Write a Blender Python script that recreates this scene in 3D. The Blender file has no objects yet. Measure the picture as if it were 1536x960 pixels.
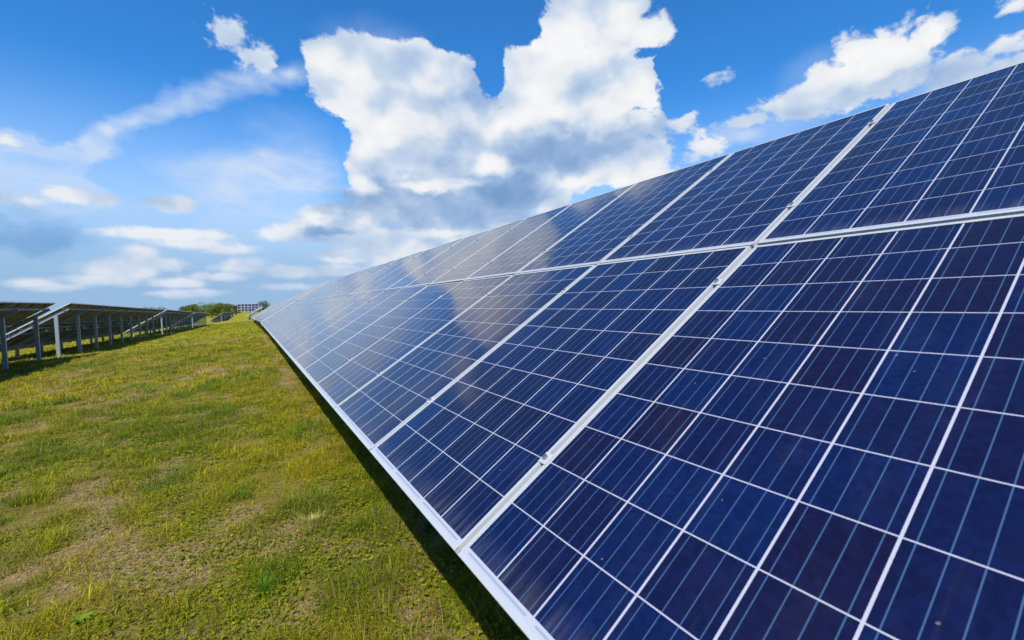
import bpy, bmesh, math, random
import numpy as np
from mathutils import Matrix, Vector

random.seed(7)
RNG = np.random.default_rng(7)
scene = bpy.context.scene
COL = scene.collection
rad = math.radians

# ------------------------------------------------------------------ camera
H0 = 0.65                      # height of the main table's low edge above the grass (world z = 0 is that edge's ground)
cam_data = bpy.data.cameras.new('camera')
cam = bpy.data.objects.new('camera', cam_data)
COL.objects.link(cam)
cam_data.sensor_width = 36.0
cam_data.lens = 657.23 / 1536 * 36.0
cam_data.clip_start = 0.05
cam_data.clip_end = 6000
RW = ((0.8554665319567132, -0.047306337370653984, 0.5156928573739678),
      (-0.5171287687148958, -0.02520448768542355, 0.8555364225840598),
      (-0.027474520366500943, -0.998562388759505, -0.046025063666892824))
CAM = Vector((-0.4772, -1.11224, 0.69315 + H0))
m = Matrix(((RW[0][0], -RW[0][1], -RW[0][2], CAM.x),
            (RW[1][0], -RW[1][1], -RW[1][2], CAM.y),
            (RW[2][0], -RW[2][1], -RW[2][2], CAM.z),
            (0, 0, 0, 1)))
cam.matrix_world = m
cam_data.dof.use_dof = True
cam_data.dof.focus_distance = 4.0
cam_data.dof.aperture_fstop = 4.5
scene.camera = cam

# ------------------------------------------------------------------ light and exposure
SUN = Vector((-1.0, -1.65, 2.25)).normalized()
SUN_EL = math.asin(SUN.z)
SUN_ROT = math.atan2(SUN.x, SUN.y)
sl = bpy.data.lights.new('sun', 'SUN')
sl.energy = 4.9
sl.angle = rad(0.5)
sl.color = (1.0, 0.94, 0.84)
sun = bpy.data.objects.new('sun', sl)
COL.objects.link(sun)
sun.rotation_euler = SUN.to_track_quat('Z', 'Y').to_euler()
sun.location = SUN * 60

vs = scene.view_settings
scene.display_settings.display_device = 'sRGB'
vs.view_transform = 'Standard'
vs.look = 'None'
vs.exposure = 0.5
vs.gamma = 1.0
vs.use_curve_mapping = False
scene.cycles.use_denoising = True
scene.cycles.max_bounces = 8
scene.cycles.diffuse_bounces = 3
scene.cycles.glossy_bounces = 3
scene.cycles.transmission_bounces = 4
scene.cycles.sample_clamp_indirect = 8


class NT:
    """small helper round a node tree"""
    def __init__(self, tree):
        self.t = tree
        self.n = tree.nodes
        self.l = tree.links

    def node(self, kind, **kw):
        nd = self.n.new(kind)
        for k, v in kw.items():
            setattr(nd, k, v)
        return nd

    def put(self, sock, v):
        if isinstance(v, bpy.types.NodeSocket):
            self.l.new(v, sock)
        elif v is not None:
            if isinstance(v, (tuple, list)) and len(v) == 3 and sock.type == 'RGBA':
                v = (*v, 1.0)
            sock.default_value = v

    def math(self, op, a, b=None, c=None, clamp=False):
        nd = self.node('ShaderNodeMath', operation=op, use_clamp=clamp)
        self.put(nd.inputs[0], a)
        self.put(nd.inputs[1], b)
        self.put(nd.inputs[2], c)
        return nd.outputs[0]

    def vec(self, op, a, b=None, c=None, scale=None):
        nd = self.node('ShaderNodeVectorMath', operation=op)
        self.put(nd.inputs[0], a)
        self.put(nd.inputs[1], b)
        self.put(nd.inputs[2], c)
        if scale is not None:
            self.put(nd.inputs['Scale'], scale)
        return nd.outputs['Value'] if op in ('LENGTH', 'DOT_PRODUCT', 'DISTANCE') else nd.outputs['Vector']

    def xyz(self, x=0.0, y=0.0, z=0.0):
        nd = self.node('ShaderNodeCombineXYZ')
        for i, v in enumerate((x, y, z)):
            self.put(nd.inputs[i], v)
        return nd.outputs[0]

    def sep(self, v):
        nd = self.node('ShaderNodeSeparateXYZ')
        self.put(nd.inputs[0], v)
        return nd.outputs

    def mix(self, f, a, b, mode='MIX'):
        nd = self.node('ShaderNodeMix', data_type='RGBA', blend_type=mode)
        self.put(nd.inputs['Factor'], f)
        self.put(nd.inputs[6], a)
        self.put(nd.inputs[7], b)
        return nd.outputs[2]

    def noise(self, v, scale, detail=4.0, rough=0.5, dist=0.0, lac=2.0):
        nd = self.node('ShaderNodeTexNoise')
        self.put(nd.inputs['Vector'], v)
        self.put(nd.inputs['Scale'], scale)
        self.put(nd.inputs['Detail'], detail)
        self.put(nd.inputs['Roughness'], rough)
        self.put(nd.inputs['Distortion'], dist)
        self.put(nd.inputs['Lacunarity'], lac)
        return nd.outputs

    def voro(self, v, scale, feature='F1', rnd=1.0, detail=0.0, rough=0.5, smooth=None):
        nd = self.node('ShaderNodeTexVoronoi', feature=feature)
        if detail:
            nd.normalize = True
        self.put(nd.inputs['Vector'], v)
        self.put(nd.inputs['Scale'], scale)
        self.put(nd.inputs['Randomness'], rnd)
        self.put(nd.inputs['Detail'], detail)
        self.put(nd.inputs['Roughness'], rough)
        if smooth is not None:
            self.put(nd.inputs['Smoothness'], smooth)
        return nd.outputs

    def rng(self, v, a, b, c=0.0, d=1.0, kind='SMOOTHSTEP'):
        nd = self.node('ShaderNodeMapRange', interpolation_type=kind, clamp=True) if kind == 'LINEAR' else \
            self.node('ShaderNodeMapRange', interpolation_type=kind)
        for i, x in enumerate((v, a, b, c, d)):
            self.put(nd.inputs[i], x)
        return nd.outputs[0]


# ------------------------------------------------------------------ sky with clouds (directions: azimuth from +Y, elevation, radii, in degrees)
BRIGHT_HEADS = [(15.51,17.58,3.81,2.52,1.0), (13.27,14.99,2.02,1.81,1.0), (29.69,17.84,2.74,1.68,0.9), (34.66,26.63,4.23,2.78,0.8), 
(41.27,22.42,4.95,2.11,0.7), (46.2,24.97,3.57,2.11,0.9), (49.78,29.15,2.43,1.66,0.9), (20.69,15.11,4.56,0.78,0.8), (11.29,26.11,3.76,2.53,0.7), 
(21.18,26.94,6.57,1.95,0.8), (7.6,10.6,2.03,0.61,0.9), (24.91,15.47,5.08,0.78,0.8), (47.89,22.05,1.96,1.51,0.8), (35.96,11.86,2.4,0.81,0.9), 
(21.31,9.35,4.6,0.66,0.8), (9.98,5.94,3.16,0.56,0.9), (40.28,15.3,2.93,0.78,0.8), (45.21,13.91,4.04,0.78,0.8), (69.4,21.88,3.15,1.68,0.8), 
(74.69,22.51,1.25,1.23,0.9), (40.65,30.63,4.11,1.8,0.6), (45.53,31.26,3.96,1.74,0.6)]
BLUE_GAPS = [(29.41,27.04,1.7,3.03,0.95), (47.43,27.25,3.91,1.0,0.8), (51.24,25.52,1.65,1.65,0.9), (51.95,21.81,1.94,2.02,0.9), 
(9.82,18.96,2.67,2.39,0.9), (9.25,14.74,2.96,2.22,0.9), (33.51,30.19,2.2,1.6,0.6), (7.35,12.98,3.6,1.33,0.8), (43.13,12.1,3.29,0.96,0.5), 
(5.17,25.25,2.06,2.46,0.9), (61.29,16.48,3.2,1.2,0.6)]
CUMULUS = [(14.73,26.16,5.85,3.22), (10.2,26.6,3.7,2.37), (19.93,26.55,6.12,2.61), (24.86,25.41,5.87,3.24), (17.72,22.38,8.03,3.49), 
(25.99,21.94,6.75,3.59), (12.31,23.97,4.57,2.98), (40.66,30.93,5.74,2.98), (45.87,28.21,5.15,3.09), (49.78,29.15,2.43,1.78), (35.11,27.26,5.06,3.13), 
(40.53,25.9,7.01,3.31), (47.39,24.81,3.53,2.62), (37.93,22.67,7.12,3.18), (43.93,31.46,5.61,2.32), (31.9,20.05,8.49,3.71), (41.62,19.51,7.82,3.3), 
(47.65,16.71,3.78,2.6), (34.58,23.91,5.08,3.48), (15.13,17.92,4.11,2.8), (19.14,17.52,4.91,2.86), (13.27,14.99,2.8,1.96), (22.1,19.33,5.0,2.96), 
(17.76,13.87,6.9,2.81), (24.91,15.55,8.43,3.52), (20.56,11.55,9.5,2.1), (38.62,16.33,9.62,2.47), (47.23,14.72,3.96,1.67), (31.7,13.48,7.7,2.41), 
(7.16,8.83,3.96,1.15), (10.9,9.74,3.8,1.41), (27.26,9.06,9.38,1.5), (35.53,11.88,2.74,1.3), (21.3,9.1,5.02,1.15), (10.35,5.78,3.18,0.72), 
(17.08,6.87,4.88,0.99), (23.78,7.43,5.09,0.84), (13.91,7.83,3.15,0.64), (4.82,4.17,2.79,0.46), (74.34,21.87,2.16,2.19), (71.93,20.81,4.15,2.64), 
(67.92,20.0,4.1,1.89), (64.38,19.07,3.28,1.25), (75.35,22.42,1.09,1.12), (69.92,22.16,2.32,1.66), (76.05,18.66,2.56,2.12), (78.89,17.16,3.09,1.8), 
(59.34,18.72,3.65,0.86), (55.55,16.63,2.7,1.13), (61.3,19.76,1.91,0.64), (79.04,19.71,2.1,0.89), (79.25,22.4,1.43,0.75), (-0.12,27.54,1.48,1.12), 
(3.07,25.91,1.98,1.02), (55.38,23.64,1.98,0.89), (52.45,19.69,0.96,0.62), (-6.56,10.7,1.62,0.59), (-6.45,7.61,4.08,0.6), (-9.99,3.95,1.58,0.71), 
(-11.95,2.96,2.09,0.51), (-13.34,10.66,1.84,0.71), (-4.54,6.84,2.86,0.55), (-13.76,10.72,1.73,0.53), (-17.5,9.61,0.75,0.44), 
(-16.97,14.44,0.92,0.43), (-3.92,7.77,2.32,0.42), (-10.96,3.93,1.91,0.58), (-9.2,4.82,0.81,0.65), (-1.62,6.27,1.84,0.43), (-0.13,4.86,1.52,0.44), 
(17.01,4.97,3.26,0.58), (12.33,7.4,2.33,0.56), (24.72,9.92,5.95,0.99), (30.77,11.06,4.31,0.99), (56.25,27.5,1.39,0.76), (55.4,25.7,0.99,0.67), 
(7.19,9.6,2.88,0.91), (6.06,8.26,2.84,0.76), (13.84,6.04,4.73,0.73), (9.15,4.18,3.73,0.56), (20.36,6.2,4.17,0.75), (16.34,8.67,4.84,0.81), 
(25.53,8.66,5.12,1.0), (20.44,8.28,4.17,0.83), (4.8,3.78,2.09,0.46), (0.18,4.87,1.28,0.52), (-0.47,4.34,1.89,0.37), (-16.66,9.73,1.17,0.45), 
(-12.01,10.49,1.6,0.54), (3.64,8.31,1.7,0.52), (-15.86,2.61,1.21,0.3), (-4.23,1.6,2.31,0.28), (-5.87,2.66,1.38,0.28), (3.36,2.25,2.04,0.31), 
(-2.07,3.38,1.82,0.36), (10.83,8.17,3.42,0.79), (7.98,10.93,2.91,0.91), (16.06,11.7,3.21,0.79), (-8.64,5.76,1.02,0.46), (-14.63,2.32,1.06,0.24), 
(-6.86,4.7,1.08,0.41)]
VEIL = [(-1.85,13.89,10.3,3.71,0.5), (4.77,17.74,7.55,4.13,0.45), (7.31,12.24,8.62,5.22,0.5), (-15.41,11.04,4.49,3.12,0.75), 
(-16.85,13.25,2.69,2.17,0.65), (-11.41,4.23,7.59,2.28,0.45), (-2.26,5.53,10.29,2.85,0.5), (7.69,4.57,10.17,3.54,0.65), (18.73,7.04,15.36,3.72,0.7), 
(61.93,17.68,7.58,2.29,0.6), (76.9,17.31,5.42,2.93,0.65), (57.31,17.87,4.13,1.64,0.4), (25.58,10.32,16.63,4.93,0.6), (42.76,14.49,9.81,3.5,0.6), 
(66.7,20.92,5.08,2.95,0.35), (14.89,29.29,6.23,2.42,0.25), (-13.08,13.72,1.59,1.5,0.8), (-12.0,14.84,1.64,1.48,0.78), (-10.55,16.06,1.72,1.46,0.76), 
(-9.03,17.42,1.8,1.43,0.74), (-7.43,18.93,1.88,1.4,0.7200000000000001), (-5.6,20.37,1.97,1.37,0.7000000000000001), (-3.48,21.59,2.08,1.34,0.68), 
(-1.08,22.61,2.19,1.32,0.66), (1.45,23.51,2.31,1.3,0.64), (4.11,24.46,2.43,1.27,0.6200000000000001), (6.2,25.23,2.52,1.24,0.6000000000000001), 
(-16.41,7.23,4.35,1.95,0.8), (-16.18,11.47,3.96,2.51,0.6), (-16.82,13.79,2.31,1.35,0.6), (-12.92,10.25,2.67,1.49,0.4), (-3.99,6.52,6.96,2.09,0.4), 
(10.64,3.77,9.09,2.42,0.5), (-6.71,7.72,9.22,2.67,0.6), (-11.59,9.81,6.08,2.45,0.35), (3.71,9.8,9.5,3.69,0.5), (13.78,4.57,12.5,2.46,0.6), 
(-20.28,2.84,4.08,2.7,0.6), (-22.8,8.79,6.07,3.95,0.5), (-16.9,12.43,3.46,2.73,0.6), (-14.98,11.39,3.31,2.0,0.4), (-15.25,13.85,3.68,2.22,0.6), 
(13.94,8.63,15.49,4.8,0.5), (-6.95,3.0,16.43,1.63,0.6), (-17.59,13.46,2.24,1.28,1.0), (-15.93,12.51,2.79,1.44,1.0), (-13.95,11.27,2.58,1.16,0.9), 
(-12.23,10.58,1.91,0.72,0.9), (-17.05,9.56,2.3,0.78,0.8), (-1.84,14.09,9.09,3.03,0.3), (5.99,14.34,6.33,4.34,0.35), (3.65,8.68,8.15,2.23,0.35), 
(-1.09,4.48,8.7,2.18,0.5), (-15.78,4.09,4.88,1.76,0.45), (-6.54,11.03,7.04,1.96,0.4)]
GREY_BASES = [(38.67,18.46,10.01,2.55,0.85), (21.42,12.36,10.77,3.61,0.9), (14.05,11.17,6.29,2.2,0.8), (30.85,13.9,6.85,2.88,0.8), 
(45.3,19.17,5.62,2.47,0.6), (25.9,19.38,5.08,4.47,0.35), (21.0,22.89,5.77,2.8,0.2), (8.61,8.65,4.42,0.78,0.7), (27.24,8.47,10.22,1.34,0.35), 
(-16.8,7.19,4.68,2.05,0.9), (75.62,18.27,4.79,1.61,0.35), (41.31,24.15,4.94,2.73,0.22), (70.46,18.72,3.58,1.16,0.3), (-16.27,9.79,2.37,1.41,0.4), 
(28.65,25.1,2.55,3.41,0.35), (-16.03,6.98,4.41,1.5,0.95)]



def build_sky():
    w = bpy.data.worlds.new('World')
    scene.world = w
    w.use_nodes = True
    w.node_tree.nodes.clear()
    g = NT(w.node_tree)
    out = g.node('ShaderNodeOutputWorld')
    sky = g.node('ShaderNodeTexSky', sky_type='NISHITA', sun_disc=False)
    sky.sun_elevation = SUN_EL
    sky.sun_rotation = SUN_ROT % (2 * math.pi)
    sky.altitude = 200
    sky.air_density = SKY_AIR
    sky.dust_density = SKY_DUST
    sky.ozone_density = SKY_OZONE
    hs = g.node('ShaderNodeHueSaturation')
    hs.inputs['Saturation'].default_value = SKY_SAT
    hs.inputs['Value'].default_value = 1.0
    hs.inputs['Hue'].default_value = SKY_HUE
    g.put(hs.inputs['Color'], sky.outputs[0])
    clear = hs.outputs[0]

    d = g.vec('NORMALIZE', g.node('ShaderNodeTexCoord').outputs['Generated'])
    s = g.sep(d)
    az = g.math('MULTIPLY', g.math('ARCTAN2', s[0], s[1]), 57.29578)
    el = g.math('MULTIPLY', g.math('ARCSINE', s[2]), 57.29578)
    p = g.xyz(az, el, 0.0)

    # noise domain: the direction itself, stretched flat towards the horizon
    q0 = g.vec('MULTIPLY', d, (1.0, 1.0, 1.35))
    warp = g.noise(q0, 5.0, 3.0, 0.55)['Color']
    q = g.vec('MULTIPLY_ADD', g.vec('SUBTRACT', warp, (0.5, 0.5, 0.5)), (0.09, 0.09, 0.09), q0)

    def billow(v):
        v1 = g.voro(v, 11.0, 'F1', 1.0, 2.0, 0.5)['Distance']
        return g.math('SUBTRACT', 1.0, g.math('MULTIPLY', v1, v1))
    n1 = g.noise(q, 7.0, 7.0, 0.56)['Fac']
    b1 = billow(q)
    b2 = billow(g.vec('ADD', q, (-0.006, -0.011, 0.024)))
    off = g.vec('ADD', q, (-0.016, -0.03, 0.062))
    s1 = g.noise(q, 6.5, 3.5, 0.5)['Fac']
    s2 = g.noise(off, 6.5, 3.5, 0.5)['Fac']
    fine = g.noise(q, 42.0, 5.0, 0.6)['Fac']

    def field(blobs, k):
        acc = None
        for (a, e, ra, re) in blobs:
            ln = g.vec('LENGTH', g.vec('MULTIPLY_ADD', p, (1 / ra, 1 / re, 0.0), (-a / ra, -e / re, 0.0)))
            r = math.sqrt(ra * re)
            v = g.math('MULTIPLY_ADD', ln, -r, r)
            acc = v if acc is None else g.math('SMOOTH_MAX', acc, v, k)
        return acc

    def weights(blobs, power, pp):
        acc = None
        for (a, e, ra, re, wgt) in blobs:
            ln = g.vec('LENGTH', g.vec('MULTIPLY_ADD', pp, (1 / ra, 1 / re, 0.0), (-a / ra, -e / re, 0.0)))
            v = g.math('MULTIPLY', g.rng(ln, 1.3, 0.25), wgt)
            acc = v if acc is None else g.math('MAXIMUM', acc, v) if power else g.math('ADD', acc, v)
        return acc

    pw = g.vec('MULTIPLY_ADD', g.vec('SUBTRACT', g.noise(q0, 8.0, 5.0, 0.6)['Color'], (0.5, 0.5, 0.5)), (11.0, 7.0, 0.0), p)
    # cumulus
    dist = field(CUMULUS, 0.7)
    # other cumulus round the rest of the sky
    band = g.rng(el, 4.0, 14.0)
    hi = g.rng(el, 62.0, 30.0)
    outside = g.math('MAXIMUM', g.rng(az, -22.0, -40.0), g.rng(az, 86.0, 100.0))
    rest = g.math('MULTIPLY_ADD', g.noise(d, 2.3, 3.0, 0.5)['Fac'], 40.0, -25.5)
    rest = g.math('MULTIPLY_ADD', g.math('MULTIPLY', outside, g.math('MULTIPLY', band, hi)), 12.0, g.math('SUBTRACT', rest, 12.0))
    dist = g.math('MAXIMUM', dist, rest)
    rough = g.math('ADD', g.math('MULTIPLY_ADD', n1, 7.5, -3.75), g.math('MULTIPLY_ADD', b1, 5.0, -4.35))
    rough = g.math('ADD', rough, g.math('MULTIPLY_ADD', fine, 3.2, -1.6))
    dens = g.math('ADD', dist, g.math('MULTIPLY', rough, g.rng(el, 5.0, 19.0, 0.36, 1.0)))
    dens = g.math('ADD', dens, g.rng(el, 15.0, 5.0, 0.0, 0.55))
    dens = g.math('MULTIPLY_ADD', weights(BLUE_GAPS, True, g.vec('MULTIPLY_ADD', g.vec('SUBTRACT', pw, p), (0.5, 0.5, 0.0), p)), -3.6, dens)
    mask = g.rng(dens, -0.25, g.rng(el, 15.0, 3.0, 0.85, 1.05))
    # sun stands behind the camera and high: upper sides bright, under sides and thick cores greyer
    emb = g.math('ADD', g.math('MULTIPLY', g.math('SUBTRACT', s1, s2), 1.7), g.math('MULTIPLY', g.math('SUBTRACT', b1, b2), 0.42))
    base = weights(GREY_BASES, True, pw)
    ph = g.vec('MULTIPLY_ADD', g.vec('SUBTRACT', pw, p), (0.55, 0.55, 0.0), p)
    head = weights(BRIGHT_HEADS, True, g.vec('MULTIPLY_ADD', g.xyz(0.0, 1.0, 0.0), g.math('MULTIPLY_ADD', b1, 2.2, -1.4), ph))
    cbase = g.math('MULTIPLY', base, g.math('SUBTRACT', 1.0, head))
    lit = g.math('ADD', g.math('MULTIPLY_ADD', head, 0.22, -0.04), g.math('MULTIPLY_ADD', cbase, -0.62, 0.73))
    lit = g.math('ADD', lit, g.math('MULTIPLY', emb, 0.8))
    lit = g.math('ADD', lit, g.math('MULTIPLY', g.math('SUBTRACT', b1, 0.76), 0.22))
    lit = g.math('ADD', lit, 0.0, None, True)
    ramp = g.node('ShaderNodeValToRGB')
    cr = ramp.color_ramp
    cr.elements[0].position = 0.0
    cr.elements[0].color = (0.135, 0.24, 0.43, 1)
    cr.elements[1].position = 1.0
    cr.elements[1].color = (0.655, 0.66, 0.665, 1)
    for pos, c in ((0.35, (0.235, 0.34, 0.52, 1)), (0.66, (0.42, 0.495, 0.60, 1)), (0.82, (0.575, 0.60, 0.635, 1))):
        e = cr.elements.new(pos)
        e.color = c
    g.put(ramp.inputs[0], lit)
    cloud = ramp.outputs[0]
    # far low clouds sink into the air between
    cloud = g.mix(g.rng(el, 15.0, 1.0, 0.0, 0.35), cloud, (0.295, 0.402, 0.566))

    # thin high veil and grey stratus
    wv = weights(VEIL, False, g.vec('MULTIPLY_ADD', g.vec('SUBTRACT', pw, p), (0.5, 0.5, 0.0), p))
    ns = g.noise(g.vec('MULTIPLY', q, (1.0, 1.0, 2.2)), 6.0, 8.0, 0.6, 0.5)['Fac']
    vm = g.math('MULTIPLY', g.math('MINIMUM', wv, 1.0), g.rng(ns, 0.25, 0.70, 0.45, 1.0))
    vm = g.math('MULTIPLY', vm, 0.92)
    vm = g.math('MAXIMUM', vm, g.math('MULTIPLY', g.rng(el, 24.0, 2.0), 0.95))
    vbase = g.math('MULTIPLY', base, 0.8)
    vcol = g.mix(vbase, g.mix(g.rng(el, 2.0, 14.0), (0.221, 0.336, 0.508), g.mix(g.rng(wv, 0.5, 1.1), (0.390, 0.495, 0.650), (0.48, 0.545, 0.64))), (0.107, 0.205, 0.394))

    bg1 = g.node('ShaderNodeBackground')
    g.put(bg1.inputs[0], g.mix(1.0, clear, SKY_TINT, 'MULTIPLY'))
    bg1.inputs[1].default_value = SKY_STRENGTH
    bg2 = g.node('ShaderNodeBackground')
    g.put(bg2.inputs[0], vcol)
    bg3 = g.node('ShaderNodeBackground')
    g.put(bg3.inputs[0], cloud)
    m1 = g.node('ShaderNodeMixShader')
    g.put(m1.inputs[0], vm)
    g.l.new(bg1.outputs[0], m1.inputs[1])
    g.l.new(bg2.outputs[0], m1.inputs[2])
    m2 = g.node('ShaderNodeMixShader')
    g.put(m2.inputs[0], mask)
    g.l.new(m1.outputs[0], m2.inputs[1])
    g.l.new(bg3.outputs[0], m2.inputs[2])
    g.l.new(m2.outputs[0], out.inputs[0])
    w.cycles.sampling_method = 'MANUAL'
    w.cycles.sample_map_resolution = 512


SKY_STRENGTH = 0.105
SKY_SAT, SKY_HUE = 1.15, 0.5
SKY_TINT = (0.40, 1.00, 1.36)
SKY_AIR, SKY_DUST, SKY_OZONE = 1.0, 0.3, 3.0
build_sky()


# ------------------------------------------------------------------ terrain
TX = np.array([-400., -60., -30., -15., -7., 0., 12., 60., 400.])
TY = np.array([-60., 0., 20., 44., 68., 90., 100., 125., 155., 180., 250., 600., 3000.])
TZ = np.array([
    # x: -400   -60    -30    -15    -7     0      12     60     400
    [-2.0, -1.4, -0.9, -0.55, -0.33, 0.0, 0.25, 0.5, 0.5],
    [-2.0, -1.4, -0.9, -0.55, -0.33, 0.0, 0.25, 0.5, 0.5],
    [-2.4, -1.5, -0.95, -0.60, -0.34, 0.0, 0.25, 0.5, 0.5],
    [-2.8, -1.9, -1.3, -1.00, -0.74, -0.42, -0.2, 0.1, 0.0],
    [-3.2, -2.3, -1.8, -1.45, -1.15, -0.84, -0.6, -0.4, -0.5],
    [-3.8, -2.8, -2.2, -1.80, -1.55, -1.10, -0.9, -0.8, -1.0],
    [-4.0, -3.0, -2.4, -2.00, -1.75, -1.22, -1.0, -0.9, -1.2],
    [-4.2, -3.4, -2.8, -2.50, -2.05, -1.15, -0.8, -0.8, -1.4],
    [-4.4, -3.6, -3.1, -2.75, -2.35, -0.40, -0.3, -0.8, -1.6],
    [-4.6, -3.6, -3.1, -2.85, -2.50, -0.35, -0.3, -0.9, -2.0],
    [-5.0, -3.8, -3.2, -3.00, -2.70, -0.95, -0.9, -1.4, -2.5],
    [-6.0, -6.0, -6.0, -6.0, -6.0, -6.0, -6.0, -6.0, -6.0],
    [-14., -14., -14., -14., -14., -14., -14., -14., -14.]])


def _hermite(xs, ys, x):
    """monotone-ish smooth interpolation of the rows ys (k, ...) at x"""
    i = np.clip(np.searchsorted(xs, x) - 1, 0, len(xs) - 2)
    h = xs[i + 1] - xs[i]
    t = np.clip((x - xs[i]) / h, 0, 1)
    return i, t


def ground_z(x, y):
    x = np.asarray(x, float)
    y = np.asarray(y, float)
    i, tx = _hermite(TX, TZ, x)
    j, ty = _hermite(TY, TZ, y)
    z = ((1 - tx) * (1 - ty) * TZ[j, i] + tx * (1 - ty) * TZ[j, i + 1]
         + (1 - tx) * ty * TZ[j + 1, i] + tx * ty * TZ[j + 1, i + 1])
    near = np.clip(1.6 - np.abs(y) / 60, 0, 1)
    z = z + near * (0.018 * np.sin(2.1 * x + 0.7 * y) * np.sin(1.3 * y - 0.4 * x) + 0.011 * np.sin(4.7 * x - 2.2 * y + 1) * np.sin(3.9 * y + 1.7 * x))
    return z


_TAB = RNG.random((256, 256))


def vnoise(x, y):
    xi = np.floor(x).astype(int)
    yi = np.floor(y).astype(int)
    fx = x - xi
    fy = y - yi
    fx = fx * fx * (3 - 2 * fx)
    fy = fy * fy * (3 - 2 * fy)
    a = _TAB[xi % 256, yi % 256]
    b = _TAB[(xi + 1) % 256, yi % 256]
    c = _TAB[xi % 256, (yi + 1) % 256]
    d = _TAB[(xi + 1) % 256, (yi + 1) % 256]
    return (a * (1 - fx) + b * fx) * (1 - fy) + (c * (1 - fx) + d * fx) * fy


def fbm(x, y, n=4):
    s = 0
    a = 0.5
    for k in range(n):
        s = s + a * vnoise(x * 2 ** k + 17.3 * k, y * 2 ** k + 5.1 * k)
        a *= 0.5
    return s / (1 - 0.5 ** n)


def bareness(x, y):
    """0 = dense sward, 1 = open soil and straw"""
    x = np.asarray(x, float)
    y = np.asarray(y, float)
    b = fbm(x * 0.75 + 3, y * 0.55 + 9, 5) * 0.46 + fbm(x * 3.6 + 40, y * 3.0 + 2, 4) * 0.54
    b = b - 0.05 * np.clip((y - 4) / 10, 0, 1) + 0.12 * np.exp(-((x + 0.75 + 0.16 * y) / 0.30) ** 2 - ((y - 2.6) / 2.2) ** 2) - 0.09 * np.exp(-((x - 0.05) / 0.5) ** 2)
    v = np.clip((b - 0.452) / 0.24, 0, 1)
    drip = np.exp(-((x - 0.10 - 0.1 * (vnoise(y * 1.3, y * 0 + 3) - 0.5)) / 0.16) ** 2) * np.clip(vnoise(y * 0.6, y * 0 + 8) * 2.0 - 0.4, 0, 1)
    under = np.clip((x - 0.25) / 0.5, 0, 1) * 0.8
    return np.clip(np.maximum(np.maximum(v, drip * 0.9), under), 0, 1)


# ------------------------------------------------------------------ materials
def mat(name):
    mt = bpy.data.materials.new(name)
    mt.use_nodes = True
    g = NT(mt.node_tree)
    return mt, g, g.n['Principled BSDF']


def metal(name, col, rough, met, dirt=0.12, scale=9.0):
    mt, g, b = mat(name)
    tc = g.node('ShaderNodeTexCoord').outputs['Object']
    n = g.noise(tc, scale, 6.0, 0.65)['Fac']
    c = g.mix(g.rng(n, 0.35, 0.75, 0, 1), col, tuple(x * (1 - dirt) for x in col))
    g.put(b.inputs['Base Color'], c)
    g.put(b.inputs['Roughness'], g.math('MULTIPLY_ADD', n, 0.25, rough - 0.12))
    b.inputs['Metallic'].default_value = met
    return mt


M_ALU = metal('anodised_aluminium', (0.49, 0.51, 0.525), 0.40, 0.25, 0.08, 14)
M_GALV = metal('galvanised_steel', (0.32, 0.38, 0.40), 0.45, 0.5, 0.30, 22)
M_BOLT = metal('bolt_steel', (0.42, 0.42, 0.42), 0.35, 0.9, 0.3, 40)
M_BACK = metal('backsheet_shade_brown', (0.26, 0.205, 0.14), 0.6, 0.0, 0.10, 5)  # white sheet coloured dark brown: the brownish shade of the undersides is in the colour
M_BLACK = metal('black_plastic', (0.02, 0.02, 0.022), 0.5, 0.0, 0.2, 30)

PW, PL = 0.992, 1.716            # panel width and length
PIT = 1.012                      # panel pitch along the row
CP, CPV = 0.1613, 0.1684         # cell pitch across and along the panel
MX, MY = (PW - 6 * CP) / 2, 0.0
TILT = rad(32.0)
ST, CT = math.sin(TILT), math.cos(TILT)


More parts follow.
